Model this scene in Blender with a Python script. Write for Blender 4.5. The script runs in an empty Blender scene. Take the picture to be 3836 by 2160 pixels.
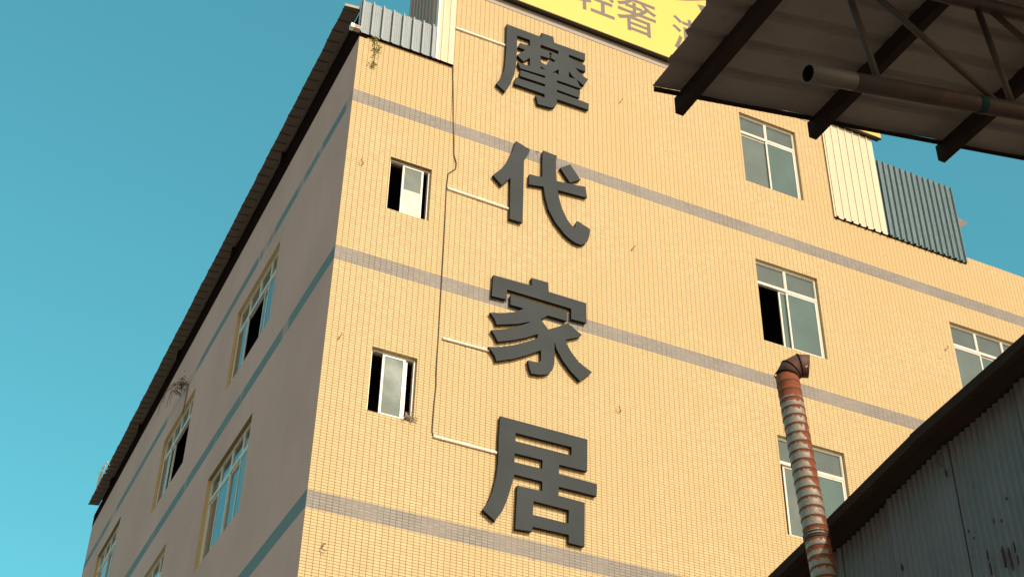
import bpy, bmesh, math, random
from mathutils import Vector, Matrix
from mathutils.geometry import tessellate_polygon
rad = math.radians
SC = bpy.context.scene
COL = SC.collection

# ------------------------------------------------------------------ camera, sky, sun, exposure
cam_d = bpy.data.cameras.new("camera")
cam = bpy.data.objects.new("camera", cam_d)
COL.objects.link(cam)
YAW, PITCH, ROLL = 0.441285075837281, 0.6299068822022281, 0.021184279930572366
fw = Vector((math.sin(YAW)*math.cos(PITCH), math.cos(YAW)*math.cos(PITCH), math.sin(PITCH)))
rt = Vector((math.cos(YAW), -math.sin(YAW), 0))
up = rt.cross(fw)
cr, sr = math.cos(ROLL), math.sin(ROLL)
r2, u2 = cr*rt + sr*up, -sr*rt + cr*up
M = Matrix((r2, u2, -fw)).transposed().to_4x4()
M.translation = Vector((-5.45069, -18.69470, 0))
cam.matrix_world = M
cam_d.sensor_width = 36
cam_d.lens = 36*5284.035/3836
cam_d.clip_start = 0.1
cam_d.clip_end = 3000
SC.camera = cam

SUN_EL, SUN_AZ = rad(29), rad(13)          # azimuth from -Y towards +X
sun_dir = Vector((math.sin(SUN_AZ)*math.cos(SUN_EL), -math.cos(SUN_AZ)*math.cos(SUN_EL), math.sin(SUN_EL)))
sd = bpy.data.lights.new("sun", 'SUN')
sd.energy = 2.1
sd.angle = rad(0.5)
sd.color = (1.0, 0.87, 0.70)
so = bpy.data.objects.new("sun", sd)
COL.objects.link(so)
so.rotation_euler = sun_dir.to_track_quat('Z', 'Y').to_euler()
so.location = (0, -40, 60)

W = bpy.data.worlds.new("World")
SC.world = W
W.use_nodes = True
nt = W.node_tree
bg = nt.nodes["Background"]
sky = nt.nodes.new("ShaderNodeTexSky")
sky.sky_type = 'NISHITA'
sky.sun_disc = False
sky.sun_elevation = SUN_EL
sky.sun_rotation = math.pi - SUN_AZ
sky.air_density = 1.0
sky.dust_density = 1.5
sky.ozone_density = 1.0
tint = nt.nodes.new("ShaderNodeMix")
tint.data_type = 'RGBA'
tint.blend_type = 'MULTIPLY'
tint.inputs[0].default_value = 1.0
# the half of the sky away from the low sun is deep teal, the sun's half is paler and warmer
tc_ = nt.nodes.new("ShaderNodeTexCoord")
dot_ = nt.nodes.new("ShaderNodeVectorMath"); dot_.operation = 'DOT_PRODUCT'
nt.links.new(tc_.outputs["Generated"], dot_.inputs[0])
dot_.inputs[1].default_value = (-math.sin(SUN_AZ), math.cos(SUN_AZ), 0)
mr_ = nt.nodes.new("ShaderNodeMapRange"); mr_.interpolation_type = 'SMOOTHSTEP'
nt.links.new(dot_.outputs["Value"], mr_.inputs[0])
mr_.inputs[1].default_value = -.15; mr_.inputs[2].default_value = .40
tcol = nt.nodes.new("ShaderNodeMix"); tcol.data_type = 'RGBA'
nt.links.new(mr_.outputs[0], tcol.inputs[0])
tcol.inputs[6].default_value = (0.95, 0.82, 0.58, 1)
tcol.inputs[7].default_value = (0.49, 1.27, 0.955, 1)
sx_ = nt.nodes.new("ShaderNodeSeparateXYZ"); nt.links.new(tc_.outputs["Generated"], sx_.inputs[0])
el_ = nt.nodes.new("ShaderNodeMapRange"); nt.links.new(sx_.outputs[2], el_.inputs[0])
el_.inputs[1].default_value = .25; el_.inputs[2].default_value = .8; el_.inputs[3].default_value = .87; el_.inputs[4].default_value = 1.16
sc_ = nt.nodes.new("ShaderNodeVectorMath"); sc_.operation = 'SCALE'
nt.links.new(tcol.outputs[2], sc_.inputs[0]); nt.links.new(el_.outputs[0], sc_.inputs["Scale"])
nt.links.new(sc_.outputs[0], tint.inputs[7])
nt.links.new(sky.outputs[0], tint.inputs[6])
nt.links.new(tint.outputs[2], bg.inputs[0])
bg.inputs[1].default_value = 0.12

SC.view_settings.view_transform = 'Standard'
SC.view_settings.look = 'None'
SC.view_settings.exposure = 0.75
SC.view_settings.gamma = 1.0

DATA = {'cable': [[1.967, 20.059], [2.006, 19.395], [2.045, 18.662], [2.1, 17.761], [2.154, 17.579], [2.153, 17.436], [2.003, 17.255], [1.986, 16.969], [1.986, 16.773],
           [1.993, 16.078], [1.994, 15.335], [1.996, 13.411], [1.992, 13.166], [1.992, 12.85], [2.006, 12.58], [1.99, 12.251], [1.983, 11.93], [1.98, 11.719],
           [1.999, 11.638]],
 'char12': [[4.765, 23.196], [5.73, 23.072], [6.63, 22.999], [5.82, 23.602], [6.8, 23.589], [6.745, 23.821]],
 'char3': [[7.297, 23.877], [7.306, 23.019]],
 'conduit': [[[1.985, 21.133], [3.112, 21.148]], [[2.005, 16.896], [3.297, 16.873]], [[2.074, 13.565], [2.93, 13.577]], [[2.009, 11.611], [3.193, 11.601]]],
 'deadplant': [[11.223, 18.343], [11.568, 18.691], [11.89, 18.795], [12.937, 19.261], [12.907, 19.079], [11.927, 18.5], [11.479, 18.211], [11.171, 18.059],
               [11.116, 17.769]],
 'glyph': {'dai': [[[3.36, 18.577], [3.67, 18.474], [3.643, 18.368], [3.54, 18.129], [3.538, 17.327], [3.53, 16.596], [3.265, 16.588], [3.261, 17.096], [3.258, 17.603],
                    [3.22, 17.531], [3.081, 17.336], [2.889, 17.514], [3.053, 17.731], [3.192, 17.99], [3.295, 18.293]]],
           'dai2': [[[3.958, 18.573], [4.258, 18.556], [4.239, 18.398], [4.239, 18.2], [4.253, 17.901], [4.895, 17.994], [4.925, 17.733], [4.279, 17.679],
                     [4.302, 17.513], [4.366, 17.262], [4.475, 17.031], [4.566, 16.918], [4.648, 16.87], [4.667, 16.997], [4.7, 17.072], [4.981, 16.966], [4.965, 16.815],
                     [4.92, 16.655], [4.855, 16.564], [4.762, 16.512], [4.653, 16.518], [4.526, 16.575], [4.418, 16.648], [4.219, 16.864], [4.073, 17.132], [4.0, 17.419],
                     [3.971, 17.646], [3.652, 17.582], [3.66, 17.838], [3.942, 17.877], [3.938, 18.125], [3.943, 18.434]]],
           'dai3': [[[4.556, 18.447], [4.784, 18.141], [4.547, 17.972], [4.333, 18.27]]],
           'jia': [[[2.963, 15.18], [3.744, 15.201], [3.732, 15.379], [4.077, 15.386], [4.086, 15.181], [4.866, 15.18], [4.866, 14.736], [4.547, 14.721], [4.549, 14.952],
                    [3.244, 14.951], [3.24, 14.727], [2.947, 14.708]]],
           'jia2': [[[3.317, 14.859], [4.464, 14.853], [4.459, 14.65], [4.07, 14.646], [3.921, 14.517], [4.079, 14.343], [4.268, 14.458], [4.476, 14.608],
                     [4.762, 14.438], [4.708, 14.375], [4.43, 14.233], [4.447, 14.155], [4.54, 14.002], [4.693, 13.83], [4.958, 13.693], [4.887, 13.619], [4.714, 13.439],
                     [4.537, 13.577], [4.368, 13.768], [4.25, 13.967], [4.199, 14.115], [4.207, 13.9], [4.202, 13.665], [4.173, 13.531], [4.115, 13.434], [4.031, 13.369],
                     [3.915, 13.331], [3.75, 13.308], [3.707, 13.427], [3.677, 13.56], [3.814, 13.565], [3.897, 13.59], [3.938, 13.639], [3.932, 13.851], [3.646, 13.657],
                     [3.401, 13.511], [3.069, 13.362], [3.043, 13.455], [2.975, 13.54], [2.908, 13.604], [3.151, 13.683], [3.396, 13.794], [3.643, 13.942],
                     [3.86, 14.086], [3.873, 14.181], [3.642, 14.032], [3.394, 13.901], [3.091, 13.771], [3.031, 13.877], [2.955, 13.975], [3.224, 14.082],
                     [3.472, 14.215], [3.697, 14.369], [3.702, 14.393], [3.471, 14.273], [3.058, 14.123], [3.013, 14.233], [2.92, 14.339], [3.184, 14.412], [3.4, 14.504],
                     [3.592, 14.641], [3.316, 14.64]]],
           'ju': [[[3.172, 12.288], [4.843, 12.284], [4.829, 11.656], [4.289, 11.646], [4.287, 11.472], [5.016, 11.46], [5.004, 11.228], [4.282, 11.228], [4.278, 11.061],
                   [4.772, 11.05], [4.756, 10.241], [4.462, 10.244], [4.467, 10.386], [3.799, 10.379], [3.794, 10.291], [3.49, 10.266], [3.514, 11.059], [3.974, 11.067],
                   [3.973, 11.247], [3.454, 11.247], [3.432, 11.13], [3.388, 10.948], [3.327, 10.726], [3.248, 10.521], [3.125, 10.323], [2.901, 10.469], [2.988, 10.615],
                   [3.065, 10.83], [3.123, 11.09], [3.153, 11.366], [3.155, 11.874]],
                  [[3.463, 12.041], [4.533, 12.047], [4.525, 11.884], [3.466, 11.882]], [[3.454, 11.648], [3.975, 11.653], [3.972, 11.483], [3.454, 11.473]],
                  [[3.814, 10.845], [4.47, 10.837], [4.462, 10.592], [3.803, 10.594]]],
           'mo': [[[3.092, 21.718], [3.911, 21.716], [3.902, 21.846], [4.181, 21.856], [4.206, 21.694], [4.943, 21.708], [4.934, 21.494], [4.55, 21.502], [4.549, 21.423],
                   [4.937, 21.354], [4.941, 21.173], [4.689, 21.18], [4.844, 21.04], [5.001, 20.972], [4.899, 20.752], [4.724, 20.854], [4.829, 20.633], [4.267, 20.626],
                   [4.267, 20.555], [4.812, 20.564], [4.786, 20.35], [4.267, 20.357], [4.266, 20.287], [4.776, 20.29], [5.009, 20.28], [4.998, 20.105], [4.266, 20.089],
                   [4.26, 19.95], [4.222, 19.856], [4.133, 19.799], [3.833, 19.766], [3.781, 19.991], [3.982, 20.009], [3.982, 20.102], [3.297, 20.096], [3.331, 20.283],
                   [3.99, 20.315], [3.99, 20.385], [3.42, 20.369], [3.43, 20.534], [3.989, 20.559], [3.989, 20.625], [3.42, 20.586], [3.365, 20.736], [3.641, 20.747],
                   [3.639, 20.985], [3.493, 20.81], [3.345, 20.926], [3.526, 21.162], [3.369, 21.173], [3.405, 21.311], [3.635, 21.326], [3.633, 21.504], [3.335, 21.498],
                   [3.337, 21.038], [3.328, 20.7], [3.293, 20.354], [3.206, 20.037], [3.1, 19.78], [2.895, 19.918], [3.017, 20.184], [3.068, 20.393], [3.089, 20.732],
                   [3.094, 21.069]],
                  [[3.879, 21.484], [4.302, 21.49], [4.302, 21.387], [3.88, 21.375]],
                  [[3.881, 21.164], [4.09, 21.173], [4.083, 21.345], [4.146, 21.352], [4.123, 21.203], [4.235, 21.174], [4.181, 21.106], [4.099, 21.129], [4.007, 20.95],
                   [3.921, 20.97], [3.882, 21.024]],
                  [[3.888, 20.865], [3.998, 20.8], [3.889, 20.788]], [[4.161, 20.797], [4.307, 20.958], [4.306, 20.805]],
                  [[4.546, 21.014], [4.627, 20.906], [4.705, 20.857], [4.545, 20.833]]]},
 'hooks': [[5.803, 20.728], [5.937, 16.863], [5.547, 13.059], [13.663, 16.89], [0.229, 12.991], [0.332, 16.823], [0.332, 9.276], [3.864, 18.535]],
 'nest': [[1.566, 11.824]],
 'pipe': [[2.4, -9.099, 4.396], [2.405, -8.782, 7.919], [2.445, -8.807, 8.002], [2.522, -8.855, 8.051], [2.607, -8.908, 8.038]],
 'rake': [[-7.721, 6.18], [-8.737, 6.366], [-10.092, 6.635], [-10.863, 6.731], [-11.644, 6.83]],
 'sign_arc': [[7.268, 24.461], [7.517, 24.556], [7.8, 24.691], [8.233, 24.92], [8.266, 25.354], [7.298, 24.965]],
 'sign_tri': [[7.903, 24.618], [8.133, 24.658], [7.997, 24.421]],
 'weed': [[0.309, 20.051], [0.32, 19.805], [0.348, 19.57], [0.339, 19.364], [0.378, 19.946], [0.431, 19.936]]}

random.seed(7)

# ------------------------------------------------------------------ helpers
class MB:
    """collects vertices and faces of one mesh"""
    def __init__(s):
        s.v, s.f = [], []
    def vert(s, p):
        s.v.append(tuple(p)); return len(s.v)-1
    def face(s, pts):
        s.f.append([s.vert(p) for p in pts])
    def box(s, a, b):
        x0, y0, z0 = a; x1, y1, z1 = b
        P = [(x0,y0,z0),(x1,y0,z0),(x1,y1,z0),(x0,y1,z0),(x0,y0,z1),(x1,y0,z1),(x1,y1,z1),(x0,y1,z1)]
        i = [s.vert(p) for p in P]
        for q in ((3,2,1,0),(4,5,6,7),(0,1,5,4),(1,2,6,5),(2,3,7,6),(3,0,4,7)):
            s.f.append([i[k] for k in q])
    def hexa(s, P):
        i = [s.vert(p) for p in P]
        for q in ((3,2,1,0),(4,5,6,7),(0,1,5,4),(1,2,6,5),(2,3,7,6),(3,0,4,7)):
            s.f.append([i[k] for k in q])
    def ring(s, c, a, b, r, n):
        return [s.vert(c + a*(math.cos(2*math.pi*k/n)*r) + b*(math.sin(2*math.pi*k/n)*r)) for k in range(n)]
    def bridge(s, A, B):
        n = len(A)
        for k in range(n):
            s.f.append([A[k], A[(k+1) % n], B[(k+1) % n], B[k]])
    def tube(s, pts, r, n=10, caps=True):
        """tube through points; sections at the bends lie in the mitre plane"""
        pts = [Vector(p) for p in pts]
        rs = r if isinstance(r, (list, tuple)) else [r]*len(pts)
        d0 = (pts[1]-pts[0]).normalized()
        ref = Vector((0,0,1)) if abs(d0.z) < .9 else Vector((1,0,0))
        a = d0.cross(ref).normalized()
        rings = []
        for i, p in enumerate(pts):
            din = (pts[i]-pts[i-1]).normalized() if i else (pts[1]-pts[0]).normalized()
            dout = (pts[i+1]-pts[i]).normalized() if i < len(pts)-1 else din
            a = (a - din*a.dot(din)).normalized()
            b = din.cross(a)
            R = []
            t = (din+dout).normalized()
            for k in range(n):
                o = a*(math.cos(2*math.pi*k/n)*rs[i]) + b*(math.sin(2*math.pi*k/n)*rs[i])
                den = din.dot(t)
                o = o - din*(o.dot(t)/den) if abs(den) > .2 else o
                R.append(s.vert(p+o))
            rings.append(R)
        for A, B in zip(rings, rings[1:]):
            s.bridge(A, B)
        if caps:
            s.f.append(rings[0][::-1]); s.f.append(rings[-1])
        return rings
    def build(s, name, mat, parent=None, smooth=False, recalc=True, bevel=0):
        me = bpy.data.meshes.new(name)
        me.from_pydata(s.v, [], s.f)
        if recalc or bevel:
            bm = bmesh.new(); bm.from_mesh(me)
            if bevel:
                bmesh.ops.remove_doubles(bm, verts=bm.verts, dist=1e-5)
            bmesh.ops.recalc_face_normals(bm, faces=bm.faces)
            bm.to_mesh(me); bm.free()
        if smooth:
            for p in me.polygons: p.use_smooth = True
        o = bpy.data.objects.new(name, me)
        COL.objects.link(o)
        if mat: me.materials.append(mat)
        if parent: o.parent = parent
        if bevel:
            m = o.modifiers.new("bevel", 'BEVEL'); m.width = bevel; m.segments = 2; m.limit_method = 'ANGLE'; m.angle_limit = rad(40)
        return o

def empty(name, loc=(0,0,0)):
    o = bpy.data.objects.new(name, None); COL.objects.link(o)
    o.empty_display_size = .2
    return o
def tag(o, label=None, cat=None, group=None, kind=None):
    if label: o["label"] = label
    if cat: o["category"] = cat
    if group: o["group"] = group
    if kind: o["kind"] = kind
    return o

# ------------------------------------------------------------------ node helpers
class NT:
    def __init__(s, name, rough=.6, metal=0., spec=.5):
        s.m = bpy.data.materials.new(name); s.m.use_nodes = True
        s.t = s.m.node_tree; s.b = s.t.nodes["Principled BSDF"]
        s.b.inputs["Roughness"].default_value = rough
        s.b.inputs["Metallic"].default_value = metal
        s.b.inputs["Specular IOR Level"].default_value = spec
        g = s.t.nodes.new("ShaderNodeNewGeometry"); s.pos = g.outputs["Position"]
        x = s.t.nodes.new("ShaderNodeSeparateXYZ"); s.t.links.new(s.pos, x.inputs[0])
        s.x, s.y, s.z = x.outputs
    def set(s, sock, v):
        if hasattr(v, "is_output") or isinstance(v, bpy.types.NodeSocket): s.t.links.new(v, sock)
        elif isinstance(v, (tuple, list)) and len(v) == 3 and sock.type == 'RGBA': sock.default_value = (*v, 1)
        else: sock.default_value = v
    def math(s, op, a, b=0., c=0., clamp=False):
        n = s.t.nodes.new("ShaderNodeMath"); n.operation = op; n.use_clamp = clamp
        s.set(n.inputs[0], a); s.set(n.inputs[1], b); s.set(n.inputs[2], c)
        return n.outputs[0]
    def comb(s, a, b, c=0.):
        n = s.t.nodes.new("ShaderNodeCombineXYZ")
        for i, v in enumerate((a, b, c)): s.set(n.inputs[i], v)
        return n.outputs[0]
    def scale(s, v, k):
        n = s.t.nodes.new("ShaderNodeVectorMath"); n.operation = 'MULTIPLY'
        s.set(n.inputs[0], v); n.inputs[1].default_value = k
        return n.outputs[0]
    def noise(s, vec, scale, detail=4., rough=.55, dist=0.):
        n = s.t.nodes.new("ShaderNodeTexNoise"); s.t.links.new(vec, n.inputs["Vector"])
        n.inputs["Scale"].default_value = scale; n.inputs["Detail"].default_value = detail
        n.inputs["Roughness"].default_value = rough; n.inputs["Distortion"].default_value = dist
        return n.outputs[0]
    def ramp(s, f, a, b):
        n = s.t.nodes.new("ShaderNodeMapRange"); n.interpolation_type = 'SMOOTHSTEP'
        s.set(n.inputs[0], f); n.inputs[1].default_value = a; n.inputs[2].default_value = b
        return n.outputs[0]
    def mix(s, f, a, b, mode='MIX'):
        n = s.t.nodes.new("ShaderNodeMix"); n.data_type = 'RGBA'; n.blend_type = mode
        s.set(n.inputs[0], f); s.set(n.inputs[6], a); s.set(n.inputs[7], b)
        return n.outputs[2]
    def between(s, v, a, b):
        return s.math('MULTIPLY', s.math('GREATER_THAN', v, a), s.math('LESS_THAN', v, b))
    def color(s, v): s.set(s.b.inputs["Base Color"], v); return s
    def rough(s, v): s.set(s.b.inputs["Roughness"], v); return s
    def bump(s, h, strength=.3, dist=.01):
        n = s.t.nodes.new("ShaderNodeBump"); n.inputs["Strength"].default_value = strength
        n.inputs["Distance"].default_value = dist; s.t.links.new(h, n.inputs["Height"])
        s.t.links.new(n.outputs[0], s.b.inputs["Normal"]); return s

def plain(name, col, rough=.6, metal=0., var=.12, vs=3., dirt=None, spec=.5):
    n = NT(name, rough, metal, spec)
    f = n.noise(n.pos, vs, 5)
    c = n.mix(f, tuple(x*(1-var) for x in col), tuple(min(1, x*(1+var)) for x in col))
    if dirt:
        d = n.ramp(n.noise(n.scale(n.pos, (1.3, 1.3, .35)), 2.2, 6, .65), .52, .75)
        c = n.mix(d, c, dirt)
    n.color(c)
    n.rough(n.math('ADD', n.math('MULTIPLY', n.noise(n.pos, vs*3, 3), .2), rough-.1, clamp=True))
    return n.m

BANDS = ((9.855, 10.165), (14.582, 14.882), (18.283, 18.587))
def tile_material():
    n = NT("tile_facing", .6, 0, .3)
    u = n.math('ADD', n.x, n.y)
    v = n.comb(u, n.math('ADD', n.z, .0176), 0.)
    b = n.t.nodes.new("ShaderNodeTexBrick")
    b.offset = 0.; b.squash = 1.
    n.t.links.new(v, b.inputs["Vector"])
    b.inputs["Color1"].default_value = (0, 0, 0, 1); b.inputs["Color2"].default_value = (1, 1, 1, 1)
    b.inputs["Scale"].default_value = 1.; b.inputs["Mortar Size"].default_value = .006
    b.inputs["Mortar Smooth"].default_value = .25; b.inputs["Bias"].default_value = 0.
    b.inputs["Brick Width"].default_value = .105; b.inputs["Row Height"].default_value = .05
    rnd = b.outputs["Color"]
    mort = b.outputs["Fac"]
    band = None
    for a, c in BANDS:
        k = n.between(n.z, a, c); band = k if band is None else n.math('ADD', band, k)
    patch = n.noise(n.pos, .45, 3, .5)
    t1 = n.mix(rnd, (0.555, 0.412, 0.222), (0.642, 0.484, 0.266))
    t1 = n.mix(n.ramp(patch, .35, .7), t1, (0.590, 0.430, 0.220))
    g1 = (0.255, 0.178, 0.084)
    t2 = n.mix(rnd, (0.235, 0.216, 0.200), (0.282, 0.258, 0.238))
    g2 = n.mix(n.ramp(n.noise(n.pos, .8, 2), .4, .6), (0.150, 0.134, 0.124), (0.232, 0.212, 0.195))
    tile = n.mix(band, t1, t2)
    grout = n.mix(band, g1, g2)
    c = n.mix(mort, tile, grout)
    # faint vertical run-off stains and pock marks
    st = n.ramp(n.noise(n.comb(n.math('MULTIPLY', u, 2.2), n.math('MULTIPLY', n.z, .22), 0.), 1.6, 6, .6), .55, .85)
    c = n.mix(n.math('MULTIPLY', st, .32), c, (0.36, 0.26, 0.14))
    vo = n.t.nodes.new("ShaderNodeTexVoronoi"); n.t.links.new(n.comb(u, n.z, 0.), vo.inputs["Vector"])
    vo.inputs["Scale"].default_value = 1.7; vo.inputs["Randomness"].default_value = 1.
    sp = n.math('MULTIPLY', n.math('LESS_THAN', vo.outputs["Distance"], .026), n.math('GREATER_THAN', n.noise(n.pos, 1.1, 1), .47))
    c = n.mix(n.math('MULTIPLY', sp, .7), c, (0.13, 0.09, 0.05))
    n.color(c)
    n.rough(n.math('ADD', n.math('MULTIPLY', mort, .3), .55))
    n.bump(n.math('SUBTRACT', n.math('MULTIPLY', rnd, .12), mort), .35, .004)
    return n.m

def plaster_material():
    n = NT("side_plaster", .85)
    zz = n.math('ADD', n.z, n.math('MULTIPLY', n.math('SUBTRACT', n.noise(n.comb(n.y, 0., 0.), .35, 3), .5), .05))
    band = None
    for a, c in ((9.86, 10.17), (14.583, 14.885), (18.29, 18.55)):
        k = n.between(zz, a, c); band = k if band is None else n.math('ADD', band, k)
    worn = n.ramp(n.noise(n.comb(n.math('MULTIPLY', n.y, 1.1), n.math('MULTIPLY', n.z, .3), 3.), .6, 5, .6), .565, .63)
    band = n.math('MULTIPLY', band, n.math('SUBTRACT', 1., n.math('MULTIPLY', worn, .75)))
    base = n.mix(n.ramp(n.noise(n.pos, .35, 4, .5), .3, .7), (0.560, 0.318, 0.275), (0.635, 0.366, 0.322))
    st = n.ramp(n.noise(n.comb(n.math('MULTIPLY', n.y, 2.4), n.math('MULTIPLY', n.z, .3), 0.), .9, 6, .62), .5, .78)
    base = n.mix(n.math('MULTIPLY', st, .5), base, (0.54, 0.32, 0.21))
    c = n.mix(band, base, (0.150, 0.205, 0.215))
    n.color(c)
    # tiles ghosting through the paint
    b = n.t.nodes.new("ShaderNodeTexBrick"); b.offset = 0.
    n.t.links.new(n.comb(n.y, n.z, 0.), b.inputs["Vector"])
    b.inputs["Scale"].default_value = 1.; b.inputs["Mortar Size"].default_value = .006
    b.inputs["Brick Width"].default_value = .105; b.inputs["Row Height"].default_value = .05
    n.bump(n.math('ADD', n.math('MULTIPLY', b.outputs["Fac"], -.25), n.math('MULTIPLY', n.noise(n.pos, 2.5, 5), .8)), .12, .02)
    return n.m

def sheet_material(name, c1, c2, rough, metal, dirt=(0.25,0.2,0.15), dirtamt=.25, bump=.25):
    n = NT(name, rough, metal)
    f = n.noise(n.scale(n.pos, (1., 1., .25)), 3., 5, .6)
    c = n.mix(f, c1, c2)
    d = n.ramp(n.noise(n.scale(n.pos, (4., 4., .5)), 1.6, 6, .65), .55, .8)
    c = n.mix(n.math('MULTIPLY', d, dirtamt), c, dirt)
    n.color(c)
    n.rough(n.math('ADD', n.math('MULTIPLY', n.noise(n.pos, 9., 3), .22), rough-.1, clamp=True))
    n.bump(n.noise(n.scale(n.pos, (1., 1., .35)), 2.6, 3), bump, .02)
    return n.m

def rust_pipe_material(pitch):
    n = NT("rusty_galvanised", .5)
    tc = n.t.nodes.new("ShaderNodeTexCoord")
    s = n.t.nodes.new("ShaderNodeSeparateXYZ"); n.t.links.new(tc.outputs["Object"], s.inputs[0])
    px, py, pz = s.outputs
    ang = n.math('ARCTAN2', py, px)
    ph = n.math('FRACT', n.math('DIVIDE', pz, pitch))
    row = n.math('FLOOR', n.math('DIVIDE', pz, pitch))
    below = n.math('SUBTRACT', 1., ph)                    # distance under the seam above, 0..1
    drip = n.noise(n.comb(n.math('MULTIPLY', ang, 4.5), n.math('MULTIPLY', row, 3.7), 0.), 1., 5, .7)
    big = n.noise(n.comb(n.math('MULTIPLY', px, 7.), n.math('MULTIPLY', py, 7.), n.math('MULTIPLY', pz, 1.5)), 1., 3, .5)
    top = n.math('ADD', n.ramp(pz, 3.12, 3.36), n.math('MULTIPLY', n.math('MULTIPLY', n.ramp(pz, 1.30, 1.42), n.ramp(pz, 1.80, 1.62)), .22))
    wy = n.math('ADD', n.y, n.math('ADD', 8.78, n.math('MULTIPLY', n.math('SUBTRACT', 7.92, n.z), .09)))
    right = n.ramp(n.math('ADD', n.math('MULTIPLY', n.math('SUBTRACT', n.x, 2.4), .77), n.math('MULTIPLY', wy, -.64)), .03, .10)
    amt = n.math('ADD', n.math('ADD', n.math('MULTIPLY', drip, .95), -.24), n.math('ADD', n.math('MULTIPLY', top, 1.2), n.math('MULTIPLY', n.math('MULTIPLY', right, n.ramp(big, .47, .56)), .85)))
    rust = n.ramp(n.math('SUBTRACT', amt, below), -.06, .08)
    rust = n.math('MAXIMUM', rust, n.math('MULTIPLY', n.ramp(n.noise(tc.outputs["Object"], 11., 6, .7), .54, .70), .75))
    zinc = n.mix(n.noise(tc.outputs["Object"], 40., 4, .7), (0.19, 0.165, 0.135), (0.35, 0.315, 0.26))
    rc = n.mix(n.noise(tc.outputs["Object"], 26., 5, .7), (0.080, 0.018, 0.008), (0.33, 0.085, 0.024))
    seam = n.math('MAXIMUM', n.math('GREATER_THAN', below, .93), n.math('LESS_THAN', below, .07))
    n.color(n.mix(n.math('MULTIPLY', seam, .8), n.mix(rust, zinc, rc), (0.050, 0.013, 0.008)))
    n.rough(n.math('ADD', n.math('MULTIPLY', rust, .25), .58))
    n.set(n.b.inputs["Metallic"], n.math('MULTIPLY', n.math('SUBTRACT', 1., rust), .35))
    n.bump(n.noise(tc.outputs["Object"], 60., 4), .15, .004)
    return n.m

def elbow_material():
    n = NT("rusted_elbow", .65)
    f = n.ramp(n.noise(n.pos, 7., 3, .5), .65, .67)
    rc = n.mix(n.noise(n.pos, 20., 5, .7), (0.060, 0.026, 0.018), (0.125, 0.045, 0.028))
    n.color(n.mix(f, rc, (0.40, 0.38, 0.34)))
    n.bump(n.noise(n.pos, 40., 4), .2, .004)
    return n.m

def old_wall_material():
    n = NT("old_galvanised", .55, .25)
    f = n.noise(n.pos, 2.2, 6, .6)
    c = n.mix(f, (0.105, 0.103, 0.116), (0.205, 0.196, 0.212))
    st = n.ramp(n.noise(n.comb(n.math('MULTIPLY', n.y, 9.), n.math('MULTIPLY', n.z, .9), 0.), 1.1, 6, .65), .55, .75)
    c = n.mix(n.math('MULTIPLY', st, .8), c, (0.085, 0.078, 0.075))
    ru = n.ramp(n.noise(n.comb(n.math('MULTIPLY', n.y, 6.), n.math('MULTIPLY', n.z, 1.6), 5.), 1.5, 6, .7), .66, .74)
    c = n.mix(n.math('MULTIPLY', ru, .8), c, (0.10, 0.03, 0.02))
    n.color(c)
    n.bump(n.noise(n.pos, 30., 4), .2, .004)
    return n.m

def glass_material(name, base, rough=.06, dust=.25):
    n = NT(name, rough, 0., .5)
    f = n.ramp(n.noise(n.pos, 1.7, 4, .55), .3, .75)
    d = n.ramp(n.noise(n.pos, 13., 5, .7), .66, .76)
    c = n.mix(f, tuple(x*.92 for x in base), tuple(x*1.08 for x in base))
    c = n.mix(n.math('MULTIPLY', d, dust), c, (0.5, 0.5, 0.46))
    n.color(c)
    n.rough(n.math('ADD', n.math('MULTIPLY', f, .08), rough))
    return n.m

TILE = tile_material()
PLASTER = plaster_material()
BLUE = sheet_material("blue_grey_sheet", (0.115, 0.172, 0.196), (0.155, 0.218, 0.235), .36, .55, dirtamt=.12)
PALEB = sheet_material("pale_grey_sheet", (0.205, 0.250, 0.285), (0.255, 0.300, 0.335), .5, .1, dirtamt=.12)
CREAM = sheet_material("cream_sheet", (0.60, 0.515, 0.375), (0.67, 0.575, 0.425), .5, .0, dirtamt=.10, bump=.12)
GREYS = sheet_material("grey_sheet", (0.40, 0.315, 0.28), (0.48, 0.385, 0.34), .5, .1)
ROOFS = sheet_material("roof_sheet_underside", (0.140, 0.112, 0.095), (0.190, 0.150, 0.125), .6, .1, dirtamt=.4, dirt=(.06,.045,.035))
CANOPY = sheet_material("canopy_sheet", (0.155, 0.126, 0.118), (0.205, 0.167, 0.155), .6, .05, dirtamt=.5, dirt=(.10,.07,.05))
STEEL = plain("dark_painted_steel", (0.028, 0.018, 0.016), .7, .0, .35, 5., (0.045, 0.02, 0.014), .0)
PIPEST = plain("weathered_steel_tube", (0.040, 0.027, 0.024), .6, .2, .35, 6., (0.085, 0.04, 0.028), .25)
PIPEEND = plain("bare_steel_tube", (0.082, 0.068, 0.063), .6, .3, .3, 14., (0.12, 0.055, 0.03))
DARK = plain("dark_trim_and_shade", (0.014, 0.008, 0.007), .9, 0, .2, 3., None, .0)  # dark trim; also paints shade under the eave and inside the tube
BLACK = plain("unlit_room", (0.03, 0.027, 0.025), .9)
ALU = plain("white_aluminium", (0.66, 0.64, 0.585), .35, 0, .06, 6., (0.55, 0.5, 0.42))
LETTER = plain("grey_letter_face", (0.019, 0.029, 0.036), .75, .0, .02, .3)
LSIDE = plain("shaded_letter_return", (0.014, 0.010, 0.009), .6, .0, .2, 3., None, .15)  # near-black letter sides, their shade put into the colour
GLASS = glass_material("window_glass", (0.185, 0.225, 0.205))
GLASSD = glass_material("dim_glass", (0.10, 0.095, 0.085), .04)
FILM = plain("cream_film", (0.50, 0.45, 0.35), .35, 0, .05)
YELLOW = plain("yellow_sign_sheet", (0.74, 0.485, 0.065), .42, 0, .03, .8)
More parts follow.
